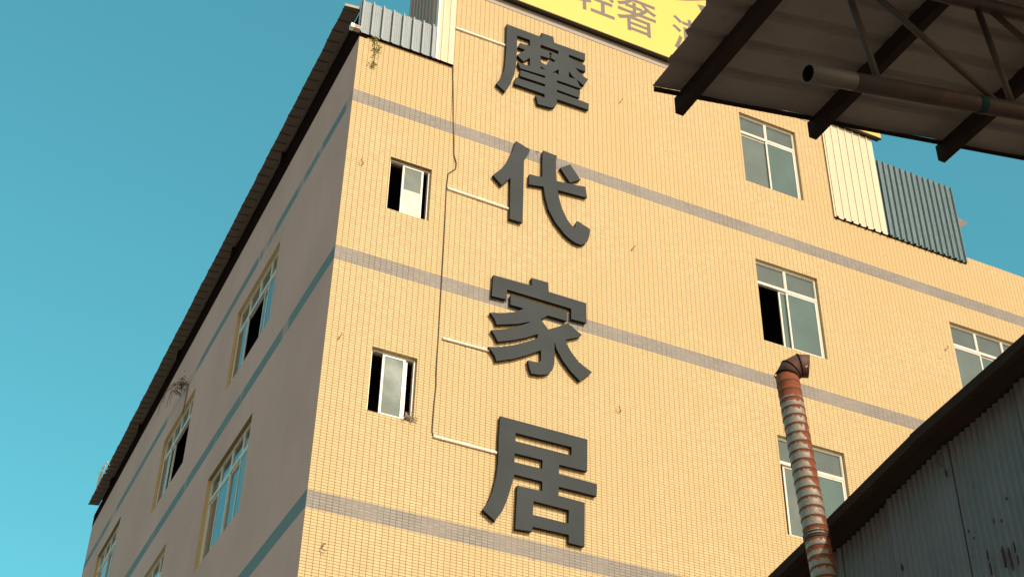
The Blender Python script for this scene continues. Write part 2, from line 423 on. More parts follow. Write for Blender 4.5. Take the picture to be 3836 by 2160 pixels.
SIGNGREY = plain("sign_grey_print", (0.115, 0.095, 0.082), .5, 0, .05)
SIGNEDGE = plain("sign_edge_trim", (0.05, 0.045, 0.03), .5, .3)
WHITE = plain("white_conduit", (0.86, 0.82, 0.74), .45, 0, .05)
CABLE = plain("cable_sheath", (0.07, 0.045, 0.035), .6, 0, .3, 8.)
RUSTW = plain("rusty_wire", (0.045, 0.030, 0.022), .7, 0, .3, 20.)
LEAF = plain("weed_leaf", (0.15, 0.165, 0.03), .6, 0, .4, 25.)
DEAD = plain("dead_stem", (0.17, 0.115, 0.10), .8, 0, .4, 20.)
NEST = plain("dry_debris", (0.42, 0.33, 0.27), .8, 0, .4, 30.)
CONC = plain("concrete_ground", (0.36, 0.31, 0.25), .85, 0, .25, .4)
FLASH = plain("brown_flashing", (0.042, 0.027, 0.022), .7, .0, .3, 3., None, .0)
REVD = plain("reveal_render", (0.36, 0.27, 0.18), .8, 0, .3, 4.)
TEAL = plain("teal_tape", (0.006, 0.022, 0.028), .8, 0, .2, 3., None, .1)

# ------------------------------------------------------------------ setting
g = MB()
g.face([(-600,-600,-1.6),(600,-600,-1.6),(600,600,-1.6),(-600,600,-1.6)])
tag(g.build("ground", CONC), kind="structure")

# ------------------------------------------------------------------ the tiled building
def mapF(u, v, w=0.): return (u, w, v)       # front wall: u = x, depth = +y
def mapL(u, v, w=0.): return (w, u, v)       # side wall:  u = y, depth = +x
bld = tag(empty("factory_building"), "tall yellow tiled factory block with shaded plain side wall and grey stripes", "building")

def wall(name, mp, u0, u1, v0, v1, holes, mat, extra=()):
    us = sorted({u0, u1, *[h[0] for h in holes], *[h[1] for h in holes]})
    vs = sorted({v0, v1, *[h[2] for h in holes], *[h[3] for h in holes]})
    m = MB()
    for a, b in zip(us, us[1:]):
        for c, d in zip(vs, vs[1:]):
            um, vm = (a+b)/2, (c+d)/2
            if any(h[0] < um < h[1] and h[2] < vm < h[3] for h in holes): continue
            m.face([mp(a,c), mp(b,c), mp(b,d), mp(a,d)])
    for a, b, c, d in extra:
        m.face([mp(a,c), mp(b,c), mp(b,d), mp(a,d)])
    return m.build(name, mat, bld, recalc=False)

FW = {'R1':(8.873,10.375,19.785,21.788),'R2':(8.90,10.440,15.668,17.697),'R3':(8.975,10.52,11.475,13.545),
      'R4':(13.945,16.20,15.66,17.725),'S1':(.857,1.675,16.012,17.228),'S2':(.830,1.646,11.794,13.026)}
LW = {'L1':(4.02,6.97,15.775,17.765),'L2':(10.31,13.27,15.70,17.725),'L3':(4.24,7.25,11.72,13.785),
      'L4':(17.86,20.76,15.70,17.735),'L5':(10.57,13.55,11.70,13.79)}
XR = 24.0
wall("front_wall", mapF, 0, XR, -1.6, 19.81, [h for k, h in FW.items() if k != 'R1'] + [(8.873,10.375,19.785,19.81)], TILE,
     extra=[(0, 12.6, 19.81, 20.10)][:0])
upper = MB()
def upper_rects():
    us = [0, 1.60, 8.873, 10.375, 12.6, 14.84]
    R = []
    R.append((0, 1.60, 19.81, 20.10)); R.append((12.6, 14.84, 19.81, 19.84))
    R.append((1.60, 8.873, 19.81, 22.47)); R.append((10.375, 12.6, 19.81, 22.47)); R.append((8.873, 10.375, 21.788, 22.47))
    return R
for a, b, c, d in upper_rects():
    upper.face([mapF(a,c), mapF(b,c), mapF(b,d), mapF(a,d)])
upper.build("gable_wall", TILE, bld, recalc=False)
# plain grey course under the sign board
st = MB(); st.box((1.96, -.012, 22.28), (11.14, .0, 22.468))
st.build("cornice_strip", plain("cornice_grey", (0.335, 0.295, 0.275), .6, 0, .08, 1.5), bld)
wall("side_wall", mapL, 0, 23.28, -1.6, 20.0, list(LW.values()), PLASTER)
core = MB()
core.face([(0,23.28,-1.6),(XR,23.28,-1.6),(XR,23.28,20.0),(0,23.28,20.0)])
core.face([(XR,0,-1.6),(XR,23.28,-1.6),(XR,23.28,19.81),(XR,0,19.81)])
core.face([(.3,.3,19.75),(XR,.3,19.75),(XR,23.2,19.75),(.3,23.2,19.75)])
core.box((14.9, .002, 19.60), (XR, .24, 19.812))
core.build("rear_wall", GREYS, bld)
# raised gable block behind the sign
gb = MB()
gb.box((1.64, 1.66, 19.76), (12.56, 1.75, 25.0)); gb.box((1.64, .03, 19.76), (1.70, 1.655, 25.0)); gb.box((12.50, .03, 19.76), (12.56, 1.655, 25.0)); gb.box((1.705, .03, 22.5), (12.495, 1.655, 25.0))
gb.build("gable_block", GREYS, bld)

def ribs(u0, u1, pitch, rib, h, minor=0., phase=.5, groove=0.):
    """profile (u, height) of a ribbed steel sheet"""
    P = [(u0, 0.)]
    u = u0 + pitch*phase
    while u < u1 - rib:
        if minor:
            for q in (.3, .5, .7):
                a = u - pitch*q
                if a > u0 + .02: P += [(a-.012, 0), (a-.006, minor), (a+.006, minor), (a+.012, 0)]
        if groove: P += [(u-rib/2-groove*1.7, 0), (u-rib/2-groove*1.7+.001, -groove), (u-rib/2-.001, -groove)]
        else: P += [(u-rib/2-.001, 0)]
        P += [(u-rib/2, h), (u+rib/2, h), (u+rib/2+.001, 0)]
        if groove: P += [(u+rib/2+.002, -groove), (u+rib/2+.012, -groove), (u+rib/2+.013, 0)]
        u += pitch
    P.append((u1, 0.))
    return sorted(P, key=lambda t: t[0])
def sheet(prof, fn, v0, v1, th=.004):
    """fn(u, v, height) -> point; two skins and end caps"""
    m = MB(); rj = random.Random(int(v1*100)); J = {}
    def jit(u, v):
        k = (int(u/.06), v)
        if k not in J: J[k] = rj.uniform(-.009, .009)
        return v + J[k]
    A = [[m.vert(fn(u, jit(u, v), h)) for v in (v0, v1)] for u, h in prof]
    B = [[m.vert(fn(u, jit(u, v), h-th)) for v in (v0, v1)] for u, h in prof]
    for i in range(len(prof)-1):
        m.f.append([A[i][0], A[i+1][0], A[i+1][1], A[i][1]])
        m.f.append([B[i][0], B[i][1], B[i+1][1], B[i+1][0]])
        for k in (0, 1):
            m.f.append([A[i][k], B[i][k], B[i+1][k], A[i+1][k]])
    for i in (0, -1):
        m.f.append([A[i][0], A[i][1], B[i][1], B[i][0]])
    return m
off = -.03
def clad(u, v, h): return (u, off-h, v)
lc = sheet(ribs(-.03, 1.60, .2135, .026, .05, .004, .12, .022), clad, 20.045, 20.955).build("parapet_cladding", PALEB, bld)
lc["label"] = "pale blue-grey ribbed sheet above the shaded corner"
rc = sheet(ribs(12.60, 14.83, .1655, .016, .034, .005, .35, .02), clad, 19.60, 21.84).build("parapet_cladding", BLUE, bld)
rc["label"] = "tall blue-grey ribbed sheet right of the cream sheet"
off = -.036
cl = sheet(ribs(1.62, 1.965, .155, .035, .02, .004, .55), clad, 20.05, 22.46).build("gable_cladding", CREAM, bld)
ccr = sheet(ribs(11.15, 12.592, .2035, .036, .02, .004, .30), clad, 19.60, 22.46).build("gable_cladding", CREAM, bld)
ct = MB(); ct.box((1.575, -.055, 20.06), (1.617, .06, 24.9)); ct.build("corner_trim", WHITE, bld)
gs = sheet(ribs(.06, 1.75, .2, .04, .03, .0, .5), lambda u, v, h: (1.57-h, u, v), 20.4, 25.0).build("gable_side_cladding", GREYS, bld)
# dark flashing line and screws under the ribbed sheets
fl = MB(); fl.box((.02, -.058, 20.028), (1.617, -.004, 20.043)); fl.box((1.617, -.058, 20.028), (1.965, -.004, 20.045))
fl.build("sheet_flashing", DARK, bld)
fl = MB(); fl.box((11.15, -.03, 19.588), (12.595, -.004, 19.598)); fl.box((12.595, -.03, 19.588), (14.83, -.004, 19.598))
fl.build("sheet_flashing", DARK, bld)
for k in range(8): 
    fl = MB(); fl.box((11.19+.2*k, -.075, 19.582), (11.225+.2*k, -.002, 19.615)); fl.build("fixing_block", DARK, bld)
for k in range(13):
    fl = MB(); fl.box((12.66+.1655*k, -.075, 19.582), (12.69+.1655*k, -.002, 19.612)); fl.build("fixing_block", DARK, bld)

# roofs behind the parapets
def zl(y): return -.0235*max(y, 0)            # the side eave runs slightly downhill to the back
def roofL(u, v, h): return (v, u, 20.755 + .14*v + zl(u) + h)
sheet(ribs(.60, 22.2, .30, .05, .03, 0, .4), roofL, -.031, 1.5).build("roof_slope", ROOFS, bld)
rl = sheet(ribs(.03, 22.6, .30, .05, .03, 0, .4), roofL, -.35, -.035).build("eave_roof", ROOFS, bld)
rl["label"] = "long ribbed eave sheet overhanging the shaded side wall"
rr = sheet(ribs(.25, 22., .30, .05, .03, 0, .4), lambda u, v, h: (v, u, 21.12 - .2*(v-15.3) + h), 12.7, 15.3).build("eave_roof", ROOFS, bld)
bm_ = MB()
n_ = 12
for i in range(n_):
    a, b = -.02 + 23.28*i/n_, -.02 + 23.28*(i+1)/n_
    za, zb_ = 20.0, 20.0
    bm_.hexa([(-.012,a,19.985-.0085*a),(.16,a,19.985-.0085*a),(.16,b,19.985-.0085*b),(-.012,b,19.985-.0085*b),
              (-.012,a,20.735+zl(a)),(.16,a,20.735+zl(a)),(.16,b,20.735+zl(b)),(-.012,b,20.735+zl(b))])
bm_.build("eave_gap_shade", DARK, bld)  # near-black strip stands in for the shaded gap under the eave
pu = MB()
pu.hexa([(-.09,.06,20.69),(-.035,.06,20.70),(-.035,22.5,20.70+zl(22.5)),(-.09,22.5,20.69+zl(22.5)),
         (-.09,.06,20.732),(-.035,.06,20.742),(-.035,22.5,20.742+zl(22.5)),(-.09,22.5,20.732+zl(22.5))])
pu.build("eave_purlin", ROOFS, bld)
for y in (4.6, 8.3, 13.1, 17.2, 20.6):
    jb = MB(); jb.box((-.10, y-.05, 20.45+zl(y)), (-.014, y+.05, 20.68+zl(y))); jb.build("eave_bracket", DARK, bld)
BEIGE = plain("eave_trim_beige", (0.34, 0.30, 0.24), .6)
ec = MB(); ec.hexa([(-.36,.012,20.675),(-.04,.012,20.72),(-.04,.024,20.72),(-.36,.024,20.675),(-.36,.012,20.735),(-.04,.012,20.79),(-.04,.024,20.79),(-.36,.024,20.735)])
ec.build("eave_end_trim", BEIGE, bld)
ec = MB(); ec.box((-.165, -.155, 20.005), (-.035, -.05, 20.095)); ec.build("eave_end_block", BEIGE, bld)
ec = MB(); ec.box((-.235, -.16, 20.0), (-.166, -.045, 20.10)); ec.build("eave_end_lit", WHITE, bld)  # whiter than the block beside it: the sunlit end is painted in
rt_ = MB(); P_ = [(14.86,21.22),(15.34,21.10),(15.02,20.80),(14.86,20.86)]
for yy in (.16, .20): rt_.face([(x, yy, z) for x, z in P_])
for i in range(4):
    (xa, za), (xb, zb_) = P_[i], P_[(i+1) % 4]; rt_.face([(xa,.16,za),(xb,.16,zb_),(xb,.20,zb_),(xa,.20,za)])
rt_.build("eave_end_trim", ROOFS, bld)

# ------------------------------------------------------------------ windows
def bar(m, mp, u0, u1, v0, v1, w0, w1):
    P = [mp(u0,v0,w0), mp(u1,v0,w0), mp(u1,v1,w0), mp(u0,v1,w0), mp(u0,v0,w1), mp(u1,v0,w1), mp(u1,v1,w1), mp(u0,v1,w1)]
    m.hexa(P)
def frame(m, mp, u0, u1, v0, v1, w0, w1, t):
    bar(m, mp, u0, u0+t, v0, v1, w0, w1); bar(m, mp, u1-t, u1, v0, v1, w0, w1)
    bar(m, mp, u0+t, u1-t, v1-t, v1, w0, w1); bar(m, mp, u0+t, u1-t, v0, v0+t, w0, w1)
def window(mp, rect, cols, transom, sashes, dep, top_glass, reveal_mat, label=None, fr=.04, film=None):
    u0, u1, v0, v1 = rect
    e = .002
    m = MB()
    frame(m, mp, u0+e, u1-e, v0+e, v1-e, dep, dep+.07, fr)
    vt = v1 - transom if transom else None
    if vt:
        bar(m, mp, u0+fr, u1-fr, vt-.032, vt+.032, dep-.004, dep+.068)
        for c in cols: bar(m, mp, c-.024, c+.024, vt+.032, v1-fr, dep+.003, dep+.067)
    w = m.build("window", ALU, bld)
    if label: w["label"] = label
    if vt:
        edges = [u0+fr] + [x for c in cols for x in (c-.024, c+.024)] + [u1-fr]
        for a, b in zip(edges[::2], edges[1::2]):
            p = MB(); bar(p, mp, a, b, vt+.032, v1-fr, dep+.03, dep+.036); p.build("pane", top_glass, w)
            ins = MB(); frame(ins, mp, a, b, vt+.032, v1-fr, dep+.012, dep+.029, .013); ins.build("bead", ALU, w)
    vb, vc = v0+fr, (vt-.032 if vt else v1-fr)
    for a, b, track, gm in sashes:
        w0 = dep + (.006 if track == 0 else .038)
        s = MB(); frame(s, mp, a, b, vb, vc, w0, w0+.028, .04 if b-a > .5 else .038); s.build("sash", ALU, w)
        t = .04
        if film and track == 0:
            vm = vb + (vc-vb)*film
            p = MB(); bar(p, mp, a+t, b-t, vb+t, vm, w0+.010, w0+.016); p.build("pane", FILM, w)
            p = MB(); bar(p, mp, a+t, b-t, vm, vc-t, w0+.010, w0+.016); p.build("pane", gm, w)
        else:
            p = MB(); bar(p, mp, a+t, b-t, vb+t, vc-t, w0+.010, w0+.016); p.build("pane", gm, w)
    rv = MB()
    d1 = .24
    rv.face([mp(u0,v0,0),mp(u0,v1,0),mp(u0,v1,d1),mp(u0,v0,d1)]); rv.face([mp(u1,v0,0),mp(u1,v1,0),mp(u1,v1,d1),mp(u1,v0,d1)])
    rv.face([mp(u0,v0,0),mp(u1,v0,0),mp(u1,v0,d1),mp(u0,v0,d1)]); 
    rv.face([mp(u0,v1,0),mp(u1,v1,0),mp(u1,v1,d1),mp(u0,v1,d1)])
    rv.build("reveal", reveal_mat, w, recalc=False)
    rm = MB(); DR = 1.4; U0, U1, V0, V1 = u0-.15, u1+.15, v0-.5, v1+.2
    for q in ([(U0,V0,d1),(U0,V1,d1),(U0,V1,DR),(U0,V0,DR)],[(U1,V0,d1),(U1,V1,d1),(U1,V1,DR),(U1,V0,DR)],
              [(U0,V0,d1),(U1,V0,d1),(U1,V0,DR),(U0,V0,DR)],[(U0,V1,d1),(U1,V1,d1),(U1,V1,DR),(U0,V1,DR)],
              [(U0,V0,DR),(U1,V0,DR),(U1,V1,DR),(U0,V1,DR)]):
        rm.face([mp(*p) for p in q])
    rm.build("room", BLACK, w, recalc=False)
    return w
G1 = glass_material("grey_glass", (0.125, 0.162, 0.160), .08, .35)
G2 = glass_material("green_glass", (0.092, 0.148, 0.148), .06, .1)
G3 = glass_material("top_glass", (0.100, 0.128, 0.128), .07, .35)
window(mapF, FW['R1'], [9.60], .52, [(8.915,9.63,1,G1),(9.575,10.333,0,G2)], .07, G3, TILE, "window closed, topmost on the tiled front")
window(mapF, FW['R2'], [9.655], .545, [(9.47,10.22,1,G2),(9.64,10.398,0,G2)], .07, G3, TILE, "window with its left half slid open")
window(mapF, FW['R3'], [9.73], .545, [(9.10,9.84,1,G1),(9.72,10.478,0,G2)], .07, G3, TILE, "window partly behind the rusty duct")
window(mapF, FW['R4'], [14.70,15.45], .545, [(13.99,14.76,0,G1),(14.70,15.30,1,G2),(15.6,16.15,0,G2)], .07, G3, TILE, "window cut off by the shed roof")
window(mapF, FW['S1'], [], 0, [(1.135,1.548,0,G1)], .07, G3, TILE, "small open window with cream film low on its sash", fr=.03, film=.52)
window(mapF, FW['S2'], [], 0, [(1.055,1.465,0,G2),(1.10,1.512,1,G2)], .07, G3, TILE, "small open window with debris on its sill", fr=.03)
LTEAL = glass_material("side_glass", (0.07, 0.085, 0.085), .03, .1)
def sidewin(k, sashes, label):
    u0, u1, v0, v1 = LW[k]
    s = (u1-u0)/4
    window(mapL, LW[k], [u0+s, u0+2*s, u0+3*s], .525, sashes, .08, GLASSD, TILE, label)
def q4(k, *S):
    u0, u1 = LW[k][0]+.04, LW[k][1]-.04
    s = (u1-u0)/4
    return [(u0+a*s-.02, u0+b*s+.02, t, g_) for a, b, t, g_ in S]
sidewin('L1', q4('L1', (0,1,0,LTEAL),(.55,1.55,1,LTEAL),(3,4,0,GLASSD)), "side window half open, nearest the corner in the upper row")
sidewin('L2', q4('L2', (3,4,0,GLASSD),(2.6,3.6,1,GLASSD),), "side window wide open below the dry plant")
sidewin('L3', q4('L3', (0,1,0,LTEAL),(1,2,1,LTEAL),(2,3,0,LTEAL),(3,4,1,GLASSD)), "side window shut, nearest the corner in the lower row")
sidewin('L4', q4('L4', (0,1,0,LTEAL),(1,2,1,LTEAL),(2,3,0,LTEAL),(3,4,1,GLASSD)), "side window farthest from the corner")
sidewin('L5', q4('L5', (0,1,0,LTEAL),(1,2,1,LTEAL),(2,3,0,LTEAL),(3,4,1,GLASSD)), "side window second along the lower row")

# ------------------------------------------------------------------ big raised characters
def prism(loops, y0, y1):
    """flat glyph with holes in the xz plane, between depths y0 (front) and y1 (back): cap mesh and side mesh"""
    cap, side = MB(), MB()
    vec = [[Vector((x, z, 0)) for x, z in L] for L in loops]
    flat = [p for L in loops for p in L]
    tris = tessellate_polygon(vec)
    for y in (y0, y1):
        idx = [cap.vert((x, y, z)) for x, z in flat]
        for t in tris: cap.f.append([idx[i] for i in t])
    for L in loops:
        n = len(L)
        for i in range(n):
            (xa, za), (xb, zb_) = L[i], L[(i+1) % n]
            side.face([(xa,y0+.001,za),(xb,y0+.001,zb_),(xb,y1,zb_),(xa,y1,za)])
    return cap, side
def big_char(pieces, label):
    t = tag(empty("sign_character"), label, "sign letter", "raised grey characters down the tiled front")
    rnd = random.Random(len(label))
    for loops in pieces:
        cap, side = prism(loops, -.085, -.022)
        f = cap.build("letter_face", LETTER, t)
        side.build("letter_side", LSIDE, t, recalc=False)
        stud = MB()
        L = loops[0]
        step = max(1, len(L)//7)
        for i in range(0, len(L), step):
            x, z = L[i]
            cx = sum(p[0] for p in L)/len(L); cz = sum(p[1] for p in L)/len(L)
            x, z = x+(cx-x)*.03, z+(cz-z)*.03
            stud.tube([(x, -.03, z), (x, .01, z)], .009, 6)
        stud.build("mounting_stud", CABLE, t)
    return t
GL = DATA['glyph']
big_char([GL['mo']], "topmost big dark grey character on the tiled wall, just under the yellow board")
big_char([GL['dai'], GL['dai2'], GL['dai3']], "second big dark grey character, with a loose dot, crossing the upper grey stripe")
big_char([GL['jia'], GL['jia2']], "third big dark grey character with spreading legs, crossing the middle grey stripe")
big_char([GL['ju']], "lowest big dark grey boxy character just above the bottom grey stripe")

# ------------------------------------------------------------------ conduits, cable, hooks
CL = ["topmost white conduit, running to the highest big character", "white conduit beside the upper small window, running to the second big character",
      "white conduit beside the lower small window, running to the third big character", "lowest white conduit, running to the lowest big character"]
for (a, b), lab in zip(DATA['conduit'], CL):
    m = MB()
    A, B = Vector((a[0], -.02, a[1])), Vector((b[0]+.03, -.02, b[1]))
    m.tube([A, B], .026, 10)
    c = tag(m.build("conduit", WHITE, None, smooth=False), lab, "conduit", "white conduits to the big characters")
    s = MB()
    for f in (.12, .5, .86):
        p = A.lerp(B, f); s.box((p.x-.012, -.046, p.z-.026), (p.x+.012, .0, p.z+.026))
    s.build("saddle_clip", ALU, c)
m = MB()
cab = [(x, -.012 - .006*math.sin(i*2.1), z) for i, (x, z) in enumerate(DATA['cable'])]
m.tube(cab, .0105, 6)
tag(m.build("power_cable", CABLE), "thin dark cable hanging down the tiles beside the small windows", "cable")
HL = ["small bent rusty wire right of the topmost big character", "small bent rusty wire right of the second big character", "small bent rusty wire beside the top right corner of the lowest big character",
      "small bent rusty wire left of the far right window", "small rusty wire between the corner and the lower small window", "small rusty wire between the corner and the upper small window",
      "small rusty hook below the bottom grey stripe near the corner", "short dark bolt on the upper grey stripe between strokes of the second big character"]
for i, (h, lab) in enumerate(zip(DATA['hooks'], HL)):
    x, z = h
    rn = random.Random(i*5+1)
    k = rn.uniform(.45, 1.0)*(-1 if i in (2, 5) else 1)
    if i == 6: pts = [(x+.05,-.0,z+.06),(x-.01,-.05,z+.02),(x-.03,-.06,z-.04),(x,-.06,z-.09),(x+.05,-.05,z-.08)]
    elif i == 7: pts = [(x-.03,0,z+.02),(x+.0,-.04,z),(x+.02,-.05,z-.03)]
    else: pts = [(x,.005,z),(x,-.05,z),(x+.035*k,-.08,z+rn.uniform(.0,.04)),(x+.07*k,-.07,z+rn.uniform(.02,.09)),(x+.04*k,-.06,z+rn.uniform(.06,.12))]
    m = MB(); m.tube(pts, .0055, 6)
    if i != 7:
        m.tube([(x,-.02,z),(x-.005,-.03,z-.06*k)], .004, 5)
    tag(m.build("wire_stub", RUSTW), lab, "wire")

# weed under the left cladding
wd = tag(empty("wall_weed"), "green weed hanging below the blue-grey sheet at the corner", "plant")
P = [(x, -.02, z) for x, z in DATA['weed'][:4]]
m = MB(); m.tube(P, .006, 5); m.build("stem", LEAF, wd)
lf = MB(); rn = random.Random(3)
for cx, cz, n, sp in ((P[0][0]+.02, P[0][2]-.03, 26, .085), (P[1][0]+.05, P[1][2]-.01, 30, .075), (P[2][0]-.01, P[2][2], 8, .05), (P[3][0]-.02, P[3][2]-.02, 26, .065)):
    for k in range(n):
        c = Vector((cx+rn.gauss(0, sp*.6), -.03-abs(rn.gauss(0, .03)), cz+rn.gauss(0, sp*.5)))
        d = Vector((rn.uniform(-1,1), rn.uniform(-.5,.2), rn.uniform(-1,.3))).normalized()
        s = d.cross(Vector((rn.uniform(-.3,.3), 1, rn.uniform(-.3,.3)))).normalized()
        L, Wd = rn.uniform(.04, .075), rn.uniform(.010, .018)
        lf.face([c, c+d*L*.5+s*Wd, c+d*L, c+d*L*.5-s*Wd])
lf.build("leaves", LEAF, wd, recalc=False)

# dry plant on the side wall
dp = tag(empty("dry_plant"), "dry brown plant with drooping stalks growing from the side wall stripe", "plant")
by, bz = DATA['deadplant'][0]
m = MB(); rn = random.Random(11)
def stalk(m, y, z, dy, dz, out, r=.011):
    pts = []
    for k in range(8):
        t = k/7
        pts.append((-.02-out*math.sin(t*1.9), y+dy*t, z + dz*t + .22*math.sin(t*3.14)*abs(dy) ))
    m.tube(pts, [r*(1-.5*k/7) for k in range(8)], 5)
for dy, dz, o in ((1.1, -.05, .35), (1.25, -.35, .4), (.75, -.35, .3), (.5, -.1, .3), (.85, .1, .25), (.35, -.5, .3)):
    stalk(m, by+.05, bz, dy, dz, o)
m.tube([(-.02, by+.05, bz), (-.02, by+.02, bz-.35), (-.015, by+.1, bz-.85)], .014, 5)
m.build("stalks", DEAD, dp)
lf = MB()
for k in range(90):
    y0 = by + rn.gauss(.28, .16); z0 = bz + rn.gauss(.0, .13)
    c = Vector((-.06-abs(rn.gauss(0,.10)), y0, z0))
    d = Vector((rn.uniform(-1,.2), rn.uniform(-.6,1), rn.uniform(-1,.6))).normalized()
    s = d.cross(Vector((rn.uniform(-1,1), rn.uniform(-1,1), rn.uniform(-1,1)))).normalized()
    L, Wd = rn.uniform(.05, .13), rn.uniform(.010, .022)
    lf.face([c, c+d*L*.5+s*Wd, c+d*L, c+d*L*.5-s*Wd])
lf.build("dry_leaves", DEAD, dp, recalc=False)

# debris / nest on the sill of the lower small window
nx, nz = DATA['nest'][0]
m = MB(); rn = random.Random(5)
for k in range(90):
    c = Vector((nx+rn.gauss(0,.055), .01-abs(rn.gauss(0,.05)), nz+.02+rn.gauss(0,.03)))
    d = Vector((rn.uniform(-1,1), rn.uniform(-.6,.6), rn.uniform(-.7,.5))).normalized()*rn.uniform(.03,.08)
    m.tube([c-d*.5, c+d*.5+Vector((0,0,-.01))], .005, 4)
tag(m.build("twig_bundle", NEST), "small clump of dry twigs on the sill of the lower small window", "debris")

# bundle of white wire on the far eave
m = MB(); rn = random.Random(9)
for k in range(5):
    y = 19.6+rn.uniform(-.5,.7); z = 20.36+zl(y)
    pts = [(-.40, y-.4, z), (-.45, y-.15, z+.16+rn.uniform(0,.2)), (-.48, y+.2, z+.22+rn.uniform(0,.18)), (-.42, y+.75, z+.02)]
    m.tube(pts, .014, 5)
tag(m.build("wire_coil", WHITE), "loose pale wire lying on the far end of the eave", "wire")

# ------------------------------------------------------------------ yellow sign board
sg = tag(empty("sign_board"), "big yellow sign board with grey Chinese characters along the gable top", "sign")
SY = -.15
SX0, SX1, SZ0, SZ1 = 1.3, 12.80, 22.47, 25.9
m = MB(); m.box((SX0, SY, SZ0+.012), (SX1, SY+.03, SZ1)); m.build("sign_panel", YELLOW, sg)
m = MB(); m.box((SX0, SY+.031, SZ0+.02), (SX1, .0, SZ1-.02)); 
m.build("sign_box", SIGNEDGE, sg)
m = MB(); m.box((SX0-.01, SY-.012, SZ0-.012), (SX1+.01, SY+.05, SZ0+.011)); m.build("sign_edge", SIGNEDGE, sg)
def sign_text(ch, x0, z0, w, h):
    cu = bpy.data.curves.new("t", 'FONT'); cu.body = ch; cu.size = 1.; cu.resolution_u = 4
    cu.offset = 0.006
    ob = bpy.data.objects.new("t", cu); COL.objects.link(ob)
    dg = bpy.context.evaluated_depsgraph_get(); dg.update()
    me = bpy.data.meshes.new_from_object(ob.evaluated_get(dg))
    bpy.data.objects.remove(ob)
    xs = [v.co.x for v in me.vertices]; ys = [v.co.y for v in me.vertices]
    if not xs: return None
    a, b, c, d = min(xs), max(xs), min(ys), max(ys)
    m = MB()
    for v in me.vertices:
        m.vert((x0 + (v.co.x-a)/(b-a)*w, SY-.004, z0 + (v.co.y-c)/(d-c)*h))
    m.f = [list(p.vertices) for p in me.polygons]
    o = m.build("sign_glyph", SIGNGREY, sg)
    md = o.modifiers.new("thick", 'SOLIDIFY'); md.thickness = .003
    return o
sign_text("轻", 4.64, 22.985, 1.03, 1.12)
sign_text("奢", 5.73, 22.875, 1.03, 1.18)
sign_text("潮", 7.16, 22.87, 1.03, 1.10)
for nm in ('sign_tri', 'sign_arc'):
    m = MB(); m.face([(x, SY-.005, z) for x, z in DATA[nm]])
    o = m.build("sign_graphic", SIGNGREY, sg); md = o.modifiers.new("thick", 'SOLIDIFY'); md.thickness = .003

# ------------------------------------------------------------------ rusty duct
Pp = [Vector(p) for p in DATA['pipe']]
base, topp = Pp[0], Pp[1]
ax = (topp-base).normalized()
RP = .119
PITCH_ = .107
dct = tag(empty("exhaust_duct"), "rusty ribbed metal exhaust duct with bent top beside the grey shed", "duct")
Lp = (topp-base).length
q = ax.to_track_quat('Z', 'Y')
m = MB(); N = 48
zs_ = []
z = 0.
while z < Lp - .02:
    zs_.append(z); z += PITCH_
rows = []
zz_ = [0.]
prof = []
for k, z in enumerate(zs_):
    if k == 0: prof.append((z, RP)); 
    else: prof += [(z-.010, RP), (z-.005, RP+.0038), (z+.004, RP+.0038), (z+.009, RP)]
prof.append((Lp, RP))
rings = [m.ring(Vector((0,0,z)), Vector((1,0,0)), Vector((0,1,0)), r, N) for z, r in prof]
for A, B in zip(rings, rings[1:]): m.bridge(A, B)
sh = m.build("duct_shaft", rust_pipe_material(PITCH_), dct, smooth=True)
sh.matrix_world = Matrix.Translation(base) @ q.to_matrix().to_4x4()
# clamp where two lengths of duct join
m = MB()
for dz in (-.028, .0, .03):
    zc = 1.62 + dz
    A = m.ring(Vector((0,0,zc-.007)), Vector((1,0,0)), Vector((0,1,0)), RP+.002, N); B = m.ring(Vector((0,0,zc)), Vector((1,0,0)), Vector((0,1,0)), RP+.012, N); C_ = m.ring(Vector((0,0,zc+.007)), Vector((1,0,0)), Vector((0,1,0)), RP+.002, N)
    m.bridge(A, B); m.bridge(B, C_)
cl_ = m.build("joint_clamp", RUSTW, dct, smooth=True); cl_.matrix_world = sh.matrix_world
m = MB()
m.tube([(-RP-.002,-.03,1.60),(-RP-.03,-.035,1.57),(-RP-.04,-.03,1.52),(-RP-.02,-.02,1.49),(-RP-.008,-.02,1.55)], .004, 5)
wl = m.build("tie_wire", WHITE, dct); wl.matrix_world = sh.matrix_world
m = MB()
path = [topp, Pp[2], Pp[3], Pp[4]]
m.tube([topp - ax*.004] + path[1:], [RP+.003]*4, 36, caps=False)
el = m.build("duct_elbow", elbow_material(), dct)
md = el.modifiers.new("thick", 'SOLIDIFY'); md.thickness = .004; md.offset = -1
for p in el.data.polygons: p.use_smooth = True
m = MB()
dirs = [ax] + [(path[i+1]-path[i]).normalized() for i in range(3)]
for i in range(3):
    t = (dirs[i]+dirs[i+1]).normalized(); p = path[i]
    a = t.cross(Vector((0.5,.8,.1))).normalized(); b = t.cross(a)
    rr_ = RP+.004
    A = m.ring(p-t*.007, a, b, rr_, 36); B = m.ring(p-t*.004, a, b, rr_+.008, 36); C_ = m.ring(p+t*.004, a, b, rr_+.008, 36); D_ = m.ring(p+t*.007, a, b, rr_, 36)
    m.bridge(A,B); m.bridge(B,C_); m.bridge(C_,D_)
m.build("elbow_seam", DARK, dct, smooth=True)

